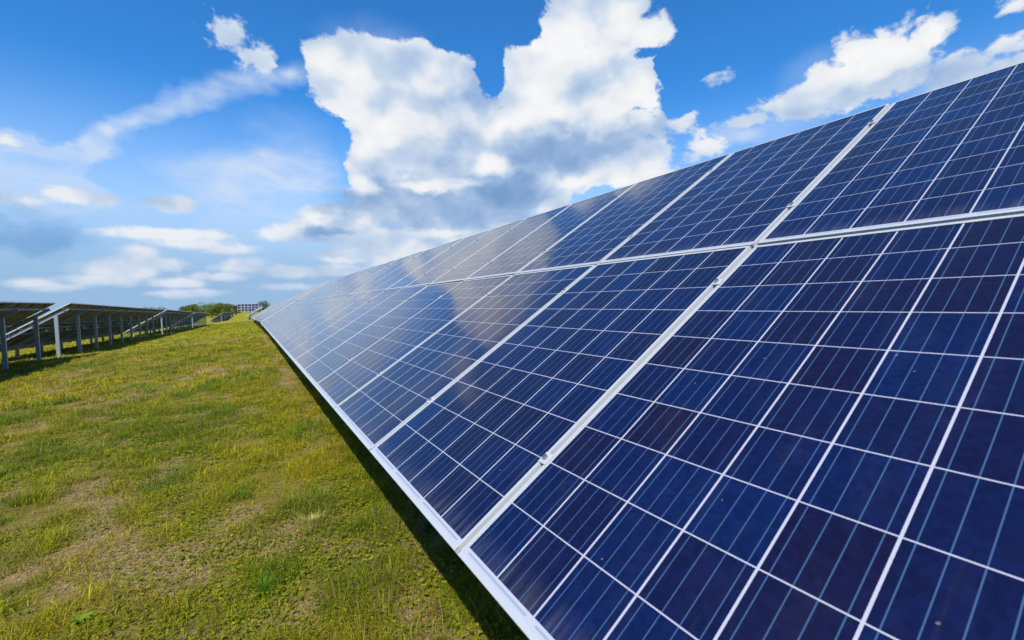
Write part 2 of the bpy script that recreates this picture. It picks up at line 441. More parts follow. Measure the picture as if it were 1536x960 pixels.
def cell_material():
    mt, g, b = mat('solar_cells_under_glass')
    tc = g.node('ShaderNodeTexCoord').outputs['Object']
    s = g.sep(tc)
    rnd = g.node('ShaderNodeObjectInfo').outputs['Random']
    cx = g.math('DIVIDE', g.math('SUBTRACT', s[0], MX), CP)
    cy = g.math('DIVIDE', g.math('SUBTRACT', s[1], MARG), CPV)
    ix, iy = g.math('FLOOR', cx), g.math('FLOOR', cy)
    fx, fy = g.math('FRACT', cx), g.math('FRACT', cy)
    ex = g.math('MULTIPLY', g.math('MINIMUM', fx, g.math('SUBTRACT', 1.0, fx)), CP)
    ey = g.math('MULTIPLY', g.math('MINIMUM', fy, g.math('SUBTRACT', 1.0, fy)), CPV)
    inside = g.math('MULTIPLY', g.math('MULTIPLY', g.math('GREATER_THAN', cx, 0.0), g.math('LESS_THAN', cx, 6.0)),
                    g.math('MULTIPLY', g.math('GREATER_THAN', cy, 0.0), g.math('LESS_THAN', cy, 10.0)))
    cell = g.math('MULTIPLY', g.math('MULTIPLY', g.math('GREATER_THAN', ex, 0.0026), g.math('GREATER_THAN', ey, 0.0015)), inside)
    bb = g.math('ABSOLUTE', g.math('SUBTRACT', g.math('FRACT', g.math('MULTIPLY', fx, 4.0)), 0.5))
    bus = g.math('MULTIPLY', g.math('LESS_THAN', g.math('MULTIPLY', bb, CP / 4), 0.00115), inside)
    # interconnect ribbons in the white margin: segments joining two strings
    seg = g.math('FRACT', g.math('DIVIDE', cx, 2.0))
    seg2 = g.math('MULTIPLY', g.math('GREATER_THAN', seg, 0.055), g.math('LESS_THAN', seg, 0.945))
    lowb = g.math('MULTIPLY', g.math('GREATER_THAN', s[1], MARG - 0.0115), g.math('LESS_THAN', s[1], MARG - 0.0055))
    inx = g.math('MULTIPLY', g.math('GREATER_THAN', cx, 0.0), g.math('LESS_THAN', cx, 6.0))
    ribbon = g.math('MULTIPLY', g.math('MULTIPLY', seg2, lowb), inx)
    # each cell its own shade, with the crystal grain of poly silicon
    wn = g.node('ShaderNodeTexWhiteNoise', noise_dimensions='3D')
    g.put(wn.inputs['Vector'], g.xyz(ix, iy, g.math('MULTIPLY', rnd, 91.7)))
    ramp = g.node('ShaderNodeValToRGB')
    cr = ramp.color_ramp
    cr.elements[0].color = (0.0058, 0.0038, 0.019, 1)
    cr.elements[1].position = 1.0
    cr.elements[1].color = (0.0020, 0.0092, 0.058, 1)
    for pos, c in ((0.3, (0.0042, 0.0047, 0.029, 1)), (0.6, (0.0030, 0.0058, 0.039, 1)), (0.85, (0.0024, 0.0080, 0.051, 1))):
        cr.elements.new(pos).color = c
    big = g.noise(g.vec('ADD', tc, g.xyz(g.math('MULTIPLY', rnd, 37.0), 0.0, 0.0)), 2.6, 4.0, 0.6)['Fac']
    g.put(ramp.inputs[0], g.math('ADD', g.math('MULTIPLY', wn.outputs['Value'], 0.72), g.math('MULTIPLY_ADD', big, 0.8, -0.28)))
    gv = g.voro(g.vec('ADD', tc, g.xyz(0.0, 0.0, rnd)), 72.0)['Color']
    gr = g.math('MULTIPLY_ADD', g.sep(gv)[0], 0.42, 0.79)
    ccol = g.vec('SCALE', ramp.outputs[0], None, None, gr)
    ccol = g.mix(bus, ccol, (0.036, 0.082, 0.165))
    white = g.mix(ribbon, (0.36, 0.37, 0.44), (0.21, 0.28, 0.34))
    col = g.mix(cell, white, ccol)
    # dust film and a few flecks of dirt
    fl = g.voro(g.vec('ADD', tc, g.xyz(g.math('MULTIPLY', rnd, 11.0), rnd, 0.0)), 20.0)
    few = g.math('GREATER_THAN', g.sep(fl['Color'])[1], 0.72)
    size = g.math('MULTIPLY_ADD', g.sep(fl['Color'])[2], 0.05, 0.008)
    fleck = g.math('MULTIPLY', g.math('LESS_THAN', fl['Distance'], size), few)
    fine = g.noise(tc, 900.0, 2.0, 0.6)['Fac']
    fleck = g.math('MULTIPLY', fleck, g.rng(fine, 0.42, 0.62, 0.0, 0.65))
    dn = g.noise(g.vec('MULTIPLY', tc, (1.0, 0.35, 1.0)), 7.0, 7.0, 0.7)['Fac']
    dust = g.rng(dn, 0.45, 0.85, 0.002, 0.022)
    streak = g.noise(g.vec('MULTIPLY', tc, (30.0, 1.5, 1.0)), 1.0, 5.0, 0.65)['Fac']
    edge = g.math('MULTIPLY', g.rng(s[1], MARG + 0.09, MARG - 0.01), g.rng(streak, 0.35, 0.7))
    dust = g.math('ADD', dust, g.math('MULTIPLY', edge, 0.10))
    dust = g.math('ADD', dust, g.rng(streak, 0.58, 0.85, 0.0, 0.03))
    col = g.mix(dust, col, (0.40, 0.38, 0.36))
    col = g.mix(fleck, col, (0.34, 0.33, 0.30))
    g.put(b.inputs['Base Color'], col)
    g.put(b.inputs['Roughness'], g.math('ADD', g.math('MULTIPLY_ADD', dn, 0.10, 0.045), g.math('MULTIPLY', fleck, 0.5)))
    b.inputs['IOR'].default_value = 1.5
    b.inputs['Specular IOR Level'].default_value = 0.42
    b.inputs['Sheen Weight'].default_value = 0.10
    b.inputs['Specular Tint'].default_value = (1.0, 0.88, 0.80, 1)
    b.inputs['Sheen Roughness'].default_value = 0.35
    bmp = g.node('ShaderNodeBump')
    bmp.inputs['Strength'].default_value = 0.05
    bmp.inputs['Distance'].default_value = 0.002
    g.put(bmp.inputs['Height'], g.noise(tc, 3.0, 3.0, 0.5)['Fac'])
    g.l.new(bmp.outputs[0], b.inputs['Normal'])
    return mt


MARG = 0.033                     # from the panel's outer low edge to the first cells
M_CELL = cell_material()


def attr_material(name, attr, rough=0.6, trans=0.0, spec=0.3):
    mt, g, b = mat(name)
    a = g.node('ShaderNodeAttribute', attribute_name=attr)
    g.put(b.inputs['Base Color'], a.outputs['Color'])
    b.inputs['Roughness'].default_value = rough
    b.inputs['Specular IOR Level'].default_value = spec
    if trans:
        tr = g.node('ShaderNodeBsdfTranslucent')
        g.put(tr.inputs[0], a.outputs['Color'])
        mx = g.node('ShaderNodeMixShader')
        mx.inputs[0].default_value = trans
        g.l.new(b.outputs[0], mx.inputs[1])
        g.l.new(tr.outputs[0], mx.inputs[2])
        out = g.n['Material Output']
        g.l.new(mx.outputs[0], out.inputs[0])
    return mt


M_GRASS = attr_material('grass_blades', 'tint', 0.6, 0.5, 0.2)
M_LEAF = attr_material('tree_leaves', 'tint', 0.6, 0.3, 0.2)


def soil_material():
    mt, g, b = mat('meadow_soil')
    tc = g.node('ShaderNodeTexCoord').outputs['Object']
    bare = g.node('ShaderNodeAttribute', attribute_name='bare').outputs['Fac']
    n1 = g.noise(tc, 3.0, 8.0, 0.65)['Fac']
    n2 = g.noise(tc, 38.0, 6.0, 0.7)['Fac']
    n3 = g.noise(g.vec('MULTIPLY', tc, (1.0, 0.35, 1.0)), 120.0, 3.0, 0.6)['Fac']
    soil = g.mix(g.rng(n2, 0.35, 0.7, 0, 1), (0.120, 0.078, 0.026), (0.30, 0.212, 0.082))
    straw = g.mix(g.rng(n3, 0.50, 0.62, 0, 0.8), soil, (0.36, 0.27, 0.13))
    moss = g.mix(g.rng(n2, 0.3, 0.7, 0, 1), (0.075, 0.056, 0.012), (0.195, 0.160, 0.018))
    moss = g.mix(g.rng(n1, 0.35, 0.68, 0, 0.7), moss, (0.175, 0.155, 0.035))
    f = g.rng(g.math('ADD', bare, g.math('MULTIPLY_ADD', n2, 0.8, -0.4)), 0.25, 0.75, 0, 1)
    # far away the sward itself is the colour of the ground
    cdist = g.sep(tc)[1]
    field = g.mix(g.rng(g.noise(g.vec('MULTIPLY', tc, (1, 0.5, 1)), 0.9, 8.0, 0.7)['Fac'], 0.35, 0.68, 0, 1), (0.150, 0.160, 0.006), (0.275, 0.240, 0.010))
    far = g.rng(cdist, 14.0, 34.0)
    moss = g.mix(far, moss, field)
    f = g.math('MULTIPLY', f, g.math('MULTIPLY_ADD', far, -0.6, 1.0))
    g.put(b.inputs['Base Color'], g.mix(f, moss, straw))
    b.inputs['Roughness'].default_value = 0.95
    b.inputs['Specular IOR Level'].default_value = 0.1
    bmp = g.node('ShaderNodeBump')
    bmp.inputs['Strength'].default_value = 0.9
    bmp.inputs['Distance'].default_value = 0.02
    g.put(bmp.inputs['Height'], g.math('ADD', n2, g.math('MULTIPLY', n3, 0.4)))
    g.l.new(bmp.outputs[0], b.inputs['Normal'])
    return mt


M_SOIL = soil_material()


def simple(name, c1, c2, scale, rough=0.8):
    mt, g, b = mat(name)
    tc = g.node('ShaderNodeTexCoord').outputs['Object']
    g.put(b.inputs['Base Color'], g.mix(g.rng(g.noise(tc, scale, 6.0, 0.65)['Fac'], 0.3, 0.7), c1, c2))
    b.inputs['Roughness'].default_value = rough
    return mt


M_TRACK = simple('gravel_track', (0.24, 0.22, 0.17), (0.36, 0.34, 0.28), 6.0, 0.9)
M_BARK = simple('bark', (0.055, 0.042, 0.03), (0.12, 0.095, 0.07), 5.0, 0.9)


# ------------------------------------------------------------------ mesh helpers
class MB:
    """collects boxes as one mesh"""
    def __init__(self):
        self.v, self.f, self.mi = [], [], []

    def box(self, lo, hi, mi=0, M=None):
        x0, y0, z0 = lo
        x1, y1, z1 = hi
        vs_ = [(x0, y0, z0), (x1, y0, z0), (x1, y1, z0), (x0, y1, z0), (x0, y0, z1), (x1, y0, z1), (x1, y1, z1), (x0, y1, z1)]
        if M is not None:
            vs_ = [tuple(M @ Vector(p)) for p in vs_]
        k = len(self.v)
        self.v += vs_
        self.f += [tuple(k + i for i in q) for q in ((0, 3, 2, 1), (4, 5, 6, 7), (0, 1, 5, 4), (1, 2, 6, 5), (2, 3, 7, 6), (3, 0, 4, 7))]
        self.mi += [mi] * 6
        return self

    def prism(self, ring, axis_vec, mi=0):
        """a closed outline (list of points) swept along axis_vec"""
        k = len(self.v)
        n = len(ring)
        a = Vector(axis_vec)
        self.v += [tuple(p) for p in ring] + [tuple(Vector(p) + a) for p in ring]
        self.f += [tuple(k + i for i in reversed(range(n))), tuple(k + n + i for i in range(n))]
        self.f += [(k + i, k + (i + 1) % n, k + n + (i + 1) % n, k + n + i) for i in range(n)]
        self.mi += [mi] * (n + 2)
        return self

    def mesh(self, name, mats):
        me = bpy.data.meshes.new(name)
        me.from_pydata(self.v, [], self.f)
        for mm in mats:
            me.materials.append(mm)
        me.polygons.foreach_set('material_index', self.mi)
        bm = bmesh.new()
        bm.from_mesh(me)
        bmesh.ops.recalc_face_normals(bm, faces=bm.faces)
        bm.to_mesh(me)
        bm.free()
        me.update()
        return me


def link(name, me, parent=None, M=None):
    o = bpy.data.objects.new(name, me)
    COL.objects.link(o)
    if parent is not None:
        o.parent = parent
    if M is not None:
        o.matrix_local = M
    return o


def tag(o, label=None, cat=None, group=None, kind=None):
    for k, v in (('label', label), ('category', cat), ('group', group), ('kind', kind)):
        if v:
            o[k] = v
    return o


# ------------------------------------------------------------------ ground
def knots(a, parts):
    out = [a]
    for end, step in parts:
        n = max(1, int(round((end - out[-1]) / step)))
        out += list(np.linspace(out[-1], end, n + 1)[1:])
    return np.array(out)


def grid_object(name, xs, ys, zf, material, kind, attr=None):
    X, Y = np.meshgrid(xs, ys)
    Z = zf(X, Y)
    nx, ny = len(xs), len(ys)
    co = np.stack([X.ravel(), Y.ravel(), Z.ravel()], 1)
    i = np.arange(ny * nx).reshape(ny, nx)
    q = np.stack([i[:-1, :-1], i[:-1, 1:], i[1:, 1:], i[1:, :-1]], -1).reshape(-1, 4)
    me = bpy.data.meshes.new(name)
    me.vertices.add(len(co))
    me.vertices.foreach_set('co', co.ravel())
    me.loops.add(q.size)
    me.loops.foreach_set('vertex_index', q.ravel())
    me.polygons.add(len(q))
    me.polygons.foreach_set('loop_start', np.arange(0, q.size, 4))
    me.update(calc_edges=True)
    me.polygons.foreach_set('use_smooth', np.ones(len(q), bool))
    if attr is not None:
        a = me.attributes.new('bare', 'FLOAT', 'POINT')
        a.data.foreach_set('value', attr(X.ravel(), Y.ravel()).astype(np.float32))
    me.materials.append(material)
    o = link(name, me)
    tag(o, kind=kind)
    return o


gx = knots(-3000., [(-400, 400), (-60, 40), (-16, 2.0), (-6, 0.25), (1.5, 0.08), (12, 0.8), (60, 8), (400, 60), (3000, 500)])
gy = knots(-300., [(-20, 40), (-3, 1.5), (8, 0.08), (24, 0.2), (60, 1.0), (200, 3.0), (600, 40), (5000, 550)])
ground = grid_object('ground', gx, gy, ground_z, M_SOIL, 'structure', bareness)
ground['label'] = 'rough mown meadow sloping gently away between the panel rows'


def track():
    xs = np.linspace(-40, 1.2, 60)
    ts = np.linspace(-0.9, 0.9, 5)
    v, f = [], []
    for x in xs:
        yc = 92.5 + 0.25 * x + 2.2
        for t in ts:
            v.append((x, yc + t, float(ground_z(x, yc + t)) + 0.05 - 0.03 * abs(t)))
    n = len(ts)
    for a in range(len(xs) - 1):
        for b_ in range(n - 1):
            f.append((a * n + b_, (a + 1) * n + b_, (a + 1) * n + b_ + 1, a * n + b_ + 1))
    me = bpy.data.meshes.new('track')
    me.from_pydata(v, [], f)
    me.materials.append(M_TRACK)
    o = link('track', me)
    tag(o, 'pale gravel track crossing the meadow beyond the long rows', None, None, 'structure')


track()


# ------------------------------------------------------------------ solar tables
def frame_mb():
    h, lip = 0.038, 0.0125
    b = MB()
    # four hollow-section bars, each an L: upright web and top lip, long bars between the short ones
    b.box((0, 0, -h), (PW, 0.002, 0)).box((0, 0.002, -0.002), (PW, lip + 0.002, 0)).box((0, 0.002, -h), (PW, 0.03, -h + 0.002))
    b.box((0, PL - 0.002, -h), (PW, PL, 0)).box((0, PL - lip - 0.002, -0.002), (PW, PL - 0.002, 0)).box((0, PL - 0.03, -h), (PW, PL - 0.002, -h + 0.002))
    for x0, x1, l0, l1, f0, f1 in ((0, 0.002, 0.002, lip - 0.002, 0.002, 0.03), (PW - 0.002, PW, PW - lip + 0.002, PW - 0.002, PW - 0.03, PW - 0.002)):
        b.box((x0, 0.002, -h), (x1, PL - 0.002, 0))
        b.box((l0, lip + 0.002, -0.002), (l1, PL - lip - 0.002, 0))
        b.box((f0, 0.03, -h), (f1, PL - 0.03, -h + 0.002))
    return b


def glass_box(b, mi):
    return b.box((0.003, 0.003, -0.0066), (PW - 0.003, PL - 0.003, -0.0026), mi)


def back_box(b, mi):
    return b.box((0.0035, 0.0035, -0.0092), (PW - 0.0035, PL - 0.0035, -0.0070), mi)


def jbox(b, mi):
    return b.box((PW / 2 - 0.06, PL - 0.21, -0.032), (PW / 2 + 0.06, PL - 0.10, -0.0094), mi)


ME_FRAME = frame_mb().mesh('frame', [M_ALU])
ME_GLASS = glass_box(MB(), 0).mesh('glass', [M_CELL])
ME_BACK = back_box(MB(), 0).mesh('backsheet', [M_BACK])
ME_JBOX = jbox(MB(), 0).mesh('junction_box', [M_BLACK])
_w = frame_mb()
glass_box(_w, 1)
back_box(_w, 2)
jbox(_w, 3)
ME_PANEL = _w.mesh('solar_panel', [M_ALU, M_CELL, M_BACK, M_BLACK])


def clamp_mesh():
    b = MB()
    b.box((-0.019, -0.021, 0.0005), (0.019, 0.021, 0.0035))
    b.box((-0.007, -0.021, -0.03), (-0.004, 0.021, 0.0005)).box((0.004, -0.021, -0.03), (0.007, 0.021, 0.0005))
    ring = [(0.0085 * math.cos(i * math.pi / 3), 0.0085 * math.sin(i * math.pi / 3), 0.004) for i in range(6)]
    b.prism(ring, (0, 0, 0.010), 1)
    return b.mesh('clamp', [M_ALU, M_BOLT])


ME_CLAMP = clamp_mesh()
V_PURLIN = (0.36, 1.40, 2.09, 3.12)
V_LOW = -0.013                    # the table's low edge measured from its root along the slope
V_STEP = 1.735


def slope(v, n=0.0, y=0.0):
    return Vector((v * CT - n * ST, y, v * ST + n * CT))


def table(name, label, x, y0, y1, z0, z1, n, detail, group, posts=None, vp=(0.62, 2.80), first=True):
    """x, y0/y1, z0/z1: where its low edge runs; n panels long, two high"""
    root = bpy.data.objects.new(name, None)
    COL.objects.link(root)
    root.empty_display_size = 0.3
    ang = math.atan2(z1 - z0, y1 - y0)
    root.matrix_world = Matrix.Translation((x, y0, z0)) @ Matrix.Rotation(ang, 4, 'X')
    tag(root, label, 'solar array', group)
    L = n * PIT
    rot = Matrix(((0, CT, -ST, 0), (-1, 0, 0, 0), (0, ST, CT, 0), (0, 0, 0, 1)))
    for r in range(2):
        for k in range(n):
            p = slope(V_LOW + r * V_STEP, 0, (k + 1) * PIT - (PIT - PW) / 2)
            jit = Matrix.Translation(p) @ rot @ Matrix.Rotation(rad(random.gauss(0, 0.10)), 4, 'X') @ Matrix.Rotation(rad(random.gauss(0, 0.14)), 4, 'Y')
            if detail:
                pn = link('solar_panel', ME_FRAME, root, jit)
                link('glass', ME_GLASS, pn)
                link('backsheet', ME_BACK, pn)
                link('junction_box', ME_JBOX, pn)
            else:
                link('solar_panel', ME_PANEL, root, jit)
    # purlins: C sections under the frames
    for v in V_PURLIN:
        b = MB()
        t, w, h = 0.004, 0.045, 0.07
        for lo, hi in (((v - w / 2, -0.0385 - t), (v + w / 2, -0.0385)), ((v - w / 2, -0.0385 - h), (v + w / 2, -0.0385 - h + t)), ((v + w / 2 - t, -0.0385 - h + t), (v + w / 2, -0.0385 - t))):
            ring = [slope(lo[0], lo[1], 0.02), slope(hi[0], lo[1], 0.02), slope(hi[0], hi[1], 0.02), slope(lo[0], hi[1], 0.02)]
            b.prism(ring, (0, L - 0.04, 0))
        link('purlin', b.mesh('purlin', [M_GALV]), root)
    if detail == 2:
        for k in range(1, n):
            for v in V_PURLIN:
                link('clamp', ME_CLAMP, root, Matrix.Translation(slope(v, 0, k * PIT)) @ rot)
    # frames of rafter, front post and rear post
    if posts is None:
        m_ = int(round((L - 0.56) / 2.45))
        posts = [0.28 + i * (L - 0.56) / m_ for i in range(m_ + 1)]
    inv = root.matrix_world.inverted()
    for y in posts:
        b = MB()
        ring = [slope(0.25, -0.109 - 0.09, y - 0.03), slope(3.25, -0.109 - 0.09, y - 0.03), slope(3.25, -0.109, y - 0.03), slope(0.25, -0.109, y - 0.03)]
        b.prism(ring, (0, 0.06, 0))
        link('rafter', b.mesh('rafter', [M_GALV]), root)
        for v in vp:
            top = slope(v, -0.20, y)
            wp = root.matrix_world @ top
            zg = float(ground_z(wp.x, wp.y))
            hgt = wp.z - zg
            b = MB()
            w2 = 0.05
            # U channel, its open side along the row
            b.box((-w2, -0.04, -hgt - 0.3), (-w2 + 0.006, 0.04, 0.02)).box((w2 - 0.006, -0.04, -hgt - 0.3), (w2, 0.04, 0.02))
            b.box((-w2 + 0.006, -0.04, -hgt - 0.3), (w2 - 0.006, -0.034, 0.02))
            link('post', b.mesh('post', [M_GALV]), root, inv @ Matrix.Translation(wp))
    return root


MAIN = 'tables of the row with its glass in view'
LEFT = 'tables of the row seen from behind'
BEHIND = 'tables of the row behind the posts'
SZ = H0


def on(zrel):
    return zrel + SZ


table('solar_array', 'large tilted table of dark blue panels with every cell showing, running off the frame', 0.0, -3.036, 21.252, on(0), on(0), 24, 2, MAIN)
table('solar_array', 'pale reflecting panel table straight after the big dark blue one', 0.0, 21.34, 43.60, on(0.045), on(-0.38), 22, 1, MAIN)
table('solar_array', 'white sliver of a panel table, third along the bright line of glass', 0.0, 44.6, 66.9, on(-0.42), on(-0.84), 22, 0, MAIN)
table('solar_array', 'thin far panel table, last of the bright line before the gravel track', 0.0, 67.4, 89.7, on(-0.84), on(-1.14), 22, 0, MAIN)
table('solar_array', 'small bright table beyond the gravel track, in line with the glass row', -0.6, 101.0, 123.3, on(-1.2), on(-1.12), 22, 0, MAIN)
XL = -9.15
table('solar_array', 'dark underside of the table cut off by the photo edge, beside the grass', XL, -1.9, 20.4, on(-0.775), on(-0.785), 22, 0, LEFT)
table('solar_array', 'table seen from behind with a sunlit white end frame above a sunlit post', XL, 21.8, 44.06, on(-0.77), on(-1.14), 22, 0, LEFT, posts=[0.12 + i * 2.45 for i in range(9)])
table('solar_array', 'middle table seen from behind, its pale end edge crossing thin posts', XL, 45.2, 67.5, on(-1.14), on(-1.58), 22, 0, LEFT)
table('solar_array', 'far table seen from behind, ending at the gravel track', XL, 68.9, 91.2, on(-1.60), on(-2.02), 22, 0, LEFT)
table('solar_array', 'first table seen from behind across the gravel track, below the trees', -8.3, 122.0, 144.3, on(-2.32), on(-2.45), 22, 0, LEFT)
table('solar_array', 'second table seen from behind across the gravel track, below the trees', -8.3, 144.9, 167.2, on(-2.46), on(-2.58), 22, 0, LEFT)
table('solar_array', 'third table seen from behind across the gravel track, below the trees', -8.3, 167.8, 190.1, on(-2.60), on(-2.72), 22, 0, LEFT)
table('solar_array', 'tiny last table seen from behind, nearest to the panels facing us', -8.3, 196.0, 218.3, on(-2.75), on(-2.85), 22, 0, LEFT)
XB = -18.3
for y0, zb, lab in ((-2.0, -1.0, 'shaded table glimpsed between the nearest posts, one row back'),
                    (21.4, -1.02, 'shaded table glimpsed behind the long run of grey posts, one row back'),
                    (45.0, -1.42, 'shaded table glimpsed past the thin far posts, one row back')):
    table('solar_array', lab, XB, y0, y0 + 22.26, on(zb), on(zb - (0.0 if y0 < 0 else 0.38)), 22, 0, BEHIND)


for y0, zb, lab in ((121.0, -2.75, 'far shaded table between the track end and the green clump of trees'),
                    (146.0, -2.55, 'farthest shaded table just under the green clump of trees')):
    table('solar_array', lab, -17.0, y0, y0 + 22.26, on(zb), on(zb + 0.1), 22, 0, BEHIND)


def facing_array():
    """small array on the rise, facing the camera: seven panels wide, three high"""
    Y, cx = 172.0, 0.15
    zb = float(ground_z(cx, Y))
    root = bpy.data.objects.new('solar_array', None)
    COL.objects.link(root)
    root.matrix_world = Matrix.Translation((cx, Y, zb)) @ Matrix.Rotation(rad(-4), 4, 'Z')
    tag(root, 'distant array of upright blue panels on the rise, facing the viewer beside the trees', 'solar array')
    t = rad(58)
    w, h = 0.99, 0.95
    b = MB().box((0, 0, -0.04), (w, h, 0), 0).box((0.018, 0.018, -0.001), (w - 0.018, h - 0.018, 0.004), 1)
    me = b.mesh('solar_panel', [M_ALU, M_FAR])
    Rt = Matrix.Rotation(t, 4, 'X')
    for i in range(7):
        for j in range(3):
            link('solar_panel', me, root, Rt @ Matrix.Translation((-3.5 + i * 1.02, 0.35 + j * 0.98, 0)))
    for x in (-3.0, 0.0, 3.0):
        b = MB().box((x - 0.06, 1.1, -0.5), (x + 0.06, 1.22, 1.9))
        link('post', b.mesh('post', [M_GALV]), root)


M_FAR = simple('far_cells', (0.022, 0.027, 0.062), (0.032, 0.038, 0.08), 1.5, 0.95)
M_FAR.node_tree.nodes['Principled BSDF'].inputs['Specular IOR Level'].default_value = 0.1
facing_array()


# ------------------------------------------------------------------ trees
def quads_mesh(name, co, nper, material, tint=None, blade=False):
    """co: (n, nper, 3) faces"""
    n = len(co)
    me = bpy.data.meshes.new(name)
    me.vertices.add(n * nper)
    me.vertices.foreach_set('co', np.ascontiguousarray(co, np.float32).ravel())
    if blade:                       # five points: a quad below, a triangle at the tip
        idx = np.array([0, 1, 2, 4, 4, 2, 3])[None, :] + 5 * np.arange(n)[:, None]
        st = np.array([0, 4])[None, :] + 7 * np.arange(n)[:, None]
    else:
        idx = np.arange(n * nper)
        st = np.arange(0, n * nper, nper)
    me.loops.add(idx.size)
    me.loops.foreach_set('vertex_index', idx.ravel().astype(np.int32))
    me.polygons.add(st.size)
    me.polygons.foreach_set('loop_start', st.ravel().astype(np.int32))
    me.update(calc_edges=True)
    if tint is not None:
        a = me.attributes.new('tint', 'FLOAT_COLOR', 'POINT')
        c = np.ones((n, nper, 4), np.float32)
        c[:, :, :3] = tint[:, None, :]
        a.data.foreach_set('color', c.ravel())
    me.materials.append(material)
    return me


def tree(x, y, height, width, base, label):
    z = float(ground_z(x, y))
    root = bpy.data.objects.new('tree', None)
    COL.objects.link(root)
    root.location = (x, y, z)
    tag(root, label, 'tree', 'trees beyond the far rows')
    b = MB()
    k = 8
    segs = [(0, 0.035), (0.25, 0.026), (0.55, 0.016), (0.85, 0.005)]
    for (f0, r0), (f1, r1) in zip(segs[:-1], segs[1:]):
        i0 = len(b.v)
        for f, r in ((f0, r0), (f1, r1)):
            for a in range(k):
                b.v.append((math.cos(a * 2 * math.pi / k) * r * height + 0.1 * math.sin(f * 5), math.sin(a * 2 * math.pi / k) * r * height, f * height))
        for a in range(k):
            b.f.append((i0 + a, i0 + (a + 1) % k, i0 + k + (a + 1) % k, i0 + k + a))
            b.mi.append(0)
    for i in range(6):
        a = random.uniform(0, 6.28)
        h = height * random.uniform(0.3, 0.6)
        d = Vector((math.cos(a), math.sin(a), 0.7)).normalized()
        s = d.orthogonal().normalized() * 0.012 * height
        u = d.cross(s)
        ring = [Vector((0, 0, h)) + s * math.cos(q * 1.57) + u * math.sin(q * 1.57) for q in range(4)]
        b.prism(ring, d * width * 0.42)
    link('trunk', b.mesh('trunk', [M_BARK]), root)
    cl = []
    for i in range(22):
        a = random.uniform(0, 6.28)
        e = random.uniform(-0.7, 1.0)
        rr = math.sqrt(max(0, 1 - e * e * 0.8)) * random.uniform(0.35, 0.85)
        cl.append((rr * math.cos(a) * width / 2, rr * math.sin(a) * width / 2, height * (0.47 + 0.41 * e), width * random.uniform(0.17, 0.28)))
    pts, tint = [], []
    for (cx, cy, cz, r) in cl:
        m_ = 190
        d = RNG.normal(size=(m_, 3))
        d /= np.linalg.norm(d, axis=1)[:, None]
        rr = r * RNG.uniform(0.55, 1.1, (m_, 1))
        c = np.array([cx, cy, cz]) + d * rr * np.array([1, 1, 0.8])
        u = RNG.normal(size=(m_, 3))
        u /= np.linalg.norm(u, axis=1)[:, None]
        w = np.cross(u, RNG.normal(size=(m_, 3)))
        w /= np.linalg.norm(w, axis=1)[:, None]
        s = RNG.uniform(0.10, 0.24, (m_, 1)) * height / 7
        pts.append(np.stack([c - u * s, c + w * s * 0.7, c + u * s, c - w * s * 0.7], 1))
        t = np.array(base) * RNG.uniform(0.65, 1.35, (m_, 1)) * random.uniform(0.75, 1.25)
        tint.append(t)
    link('crown', quads_mesh('crown', np.concatenate(pts), 4, M_LEAF, np.concatenate(tint)), root)


TREES = [  # azimuth direction given by place; height, width, leaf colour, label
    (-25.0, 255, 6.6, 7.0, (0.060, 0.085, 0.016), 'dark green tree at the left end of the clump beyond the rows'),
    (-21.3, 240, 7.2, 6.0, (0.095, 0.120, 0.016), 'yellow green tree just right of the dark end tree of the clump'),
    (-17.8, 250, 7.8, 7.5, (0.075, 0.105, 0.018), 'broad round tree left of the tallest crown in the clump'),
    (-14.2, 238, 8.0, 6.5, (0.085, 0.115, 0.016), 'tallest crown of the green clump beyond the rows'),
    (-10.6, 246, 7.4, 7.0, (0.070, 0.095, 0.016), 'full crown right of the tallest tree of the clump'),
    (-7.4, 236, 6.6, 6.0, (0.080, 0.105, 0.015), 'rounded low tree near the right end of the clump'),
    (-4.9, 228, 5.6, 4.5, (0.090, 0.090, 0.020), 'small brownish tree right beside the panels facing us'),
    (6.0, 240, 5.4, 6.0, (0.050, 0.080, 0.020), 'dark tree peeping out between the facing panels and the glass row'),
    (-40.0, 260, 6.8, 8.0, (0.050, 0.075, 0.018), 'dark treetop showing above the middle table seen from behind'),
    (-34.5, 262, 6.2, 7.0, (0.055, 0.080, 0.018), 'low treetop between the clump and the darker lone treetop'),
]
for tr in TREES:
    tree(*tr[:2], tr[2] * 0.86, tr[3], tuple(1.55 * q for q in tr[4]), tr[5])


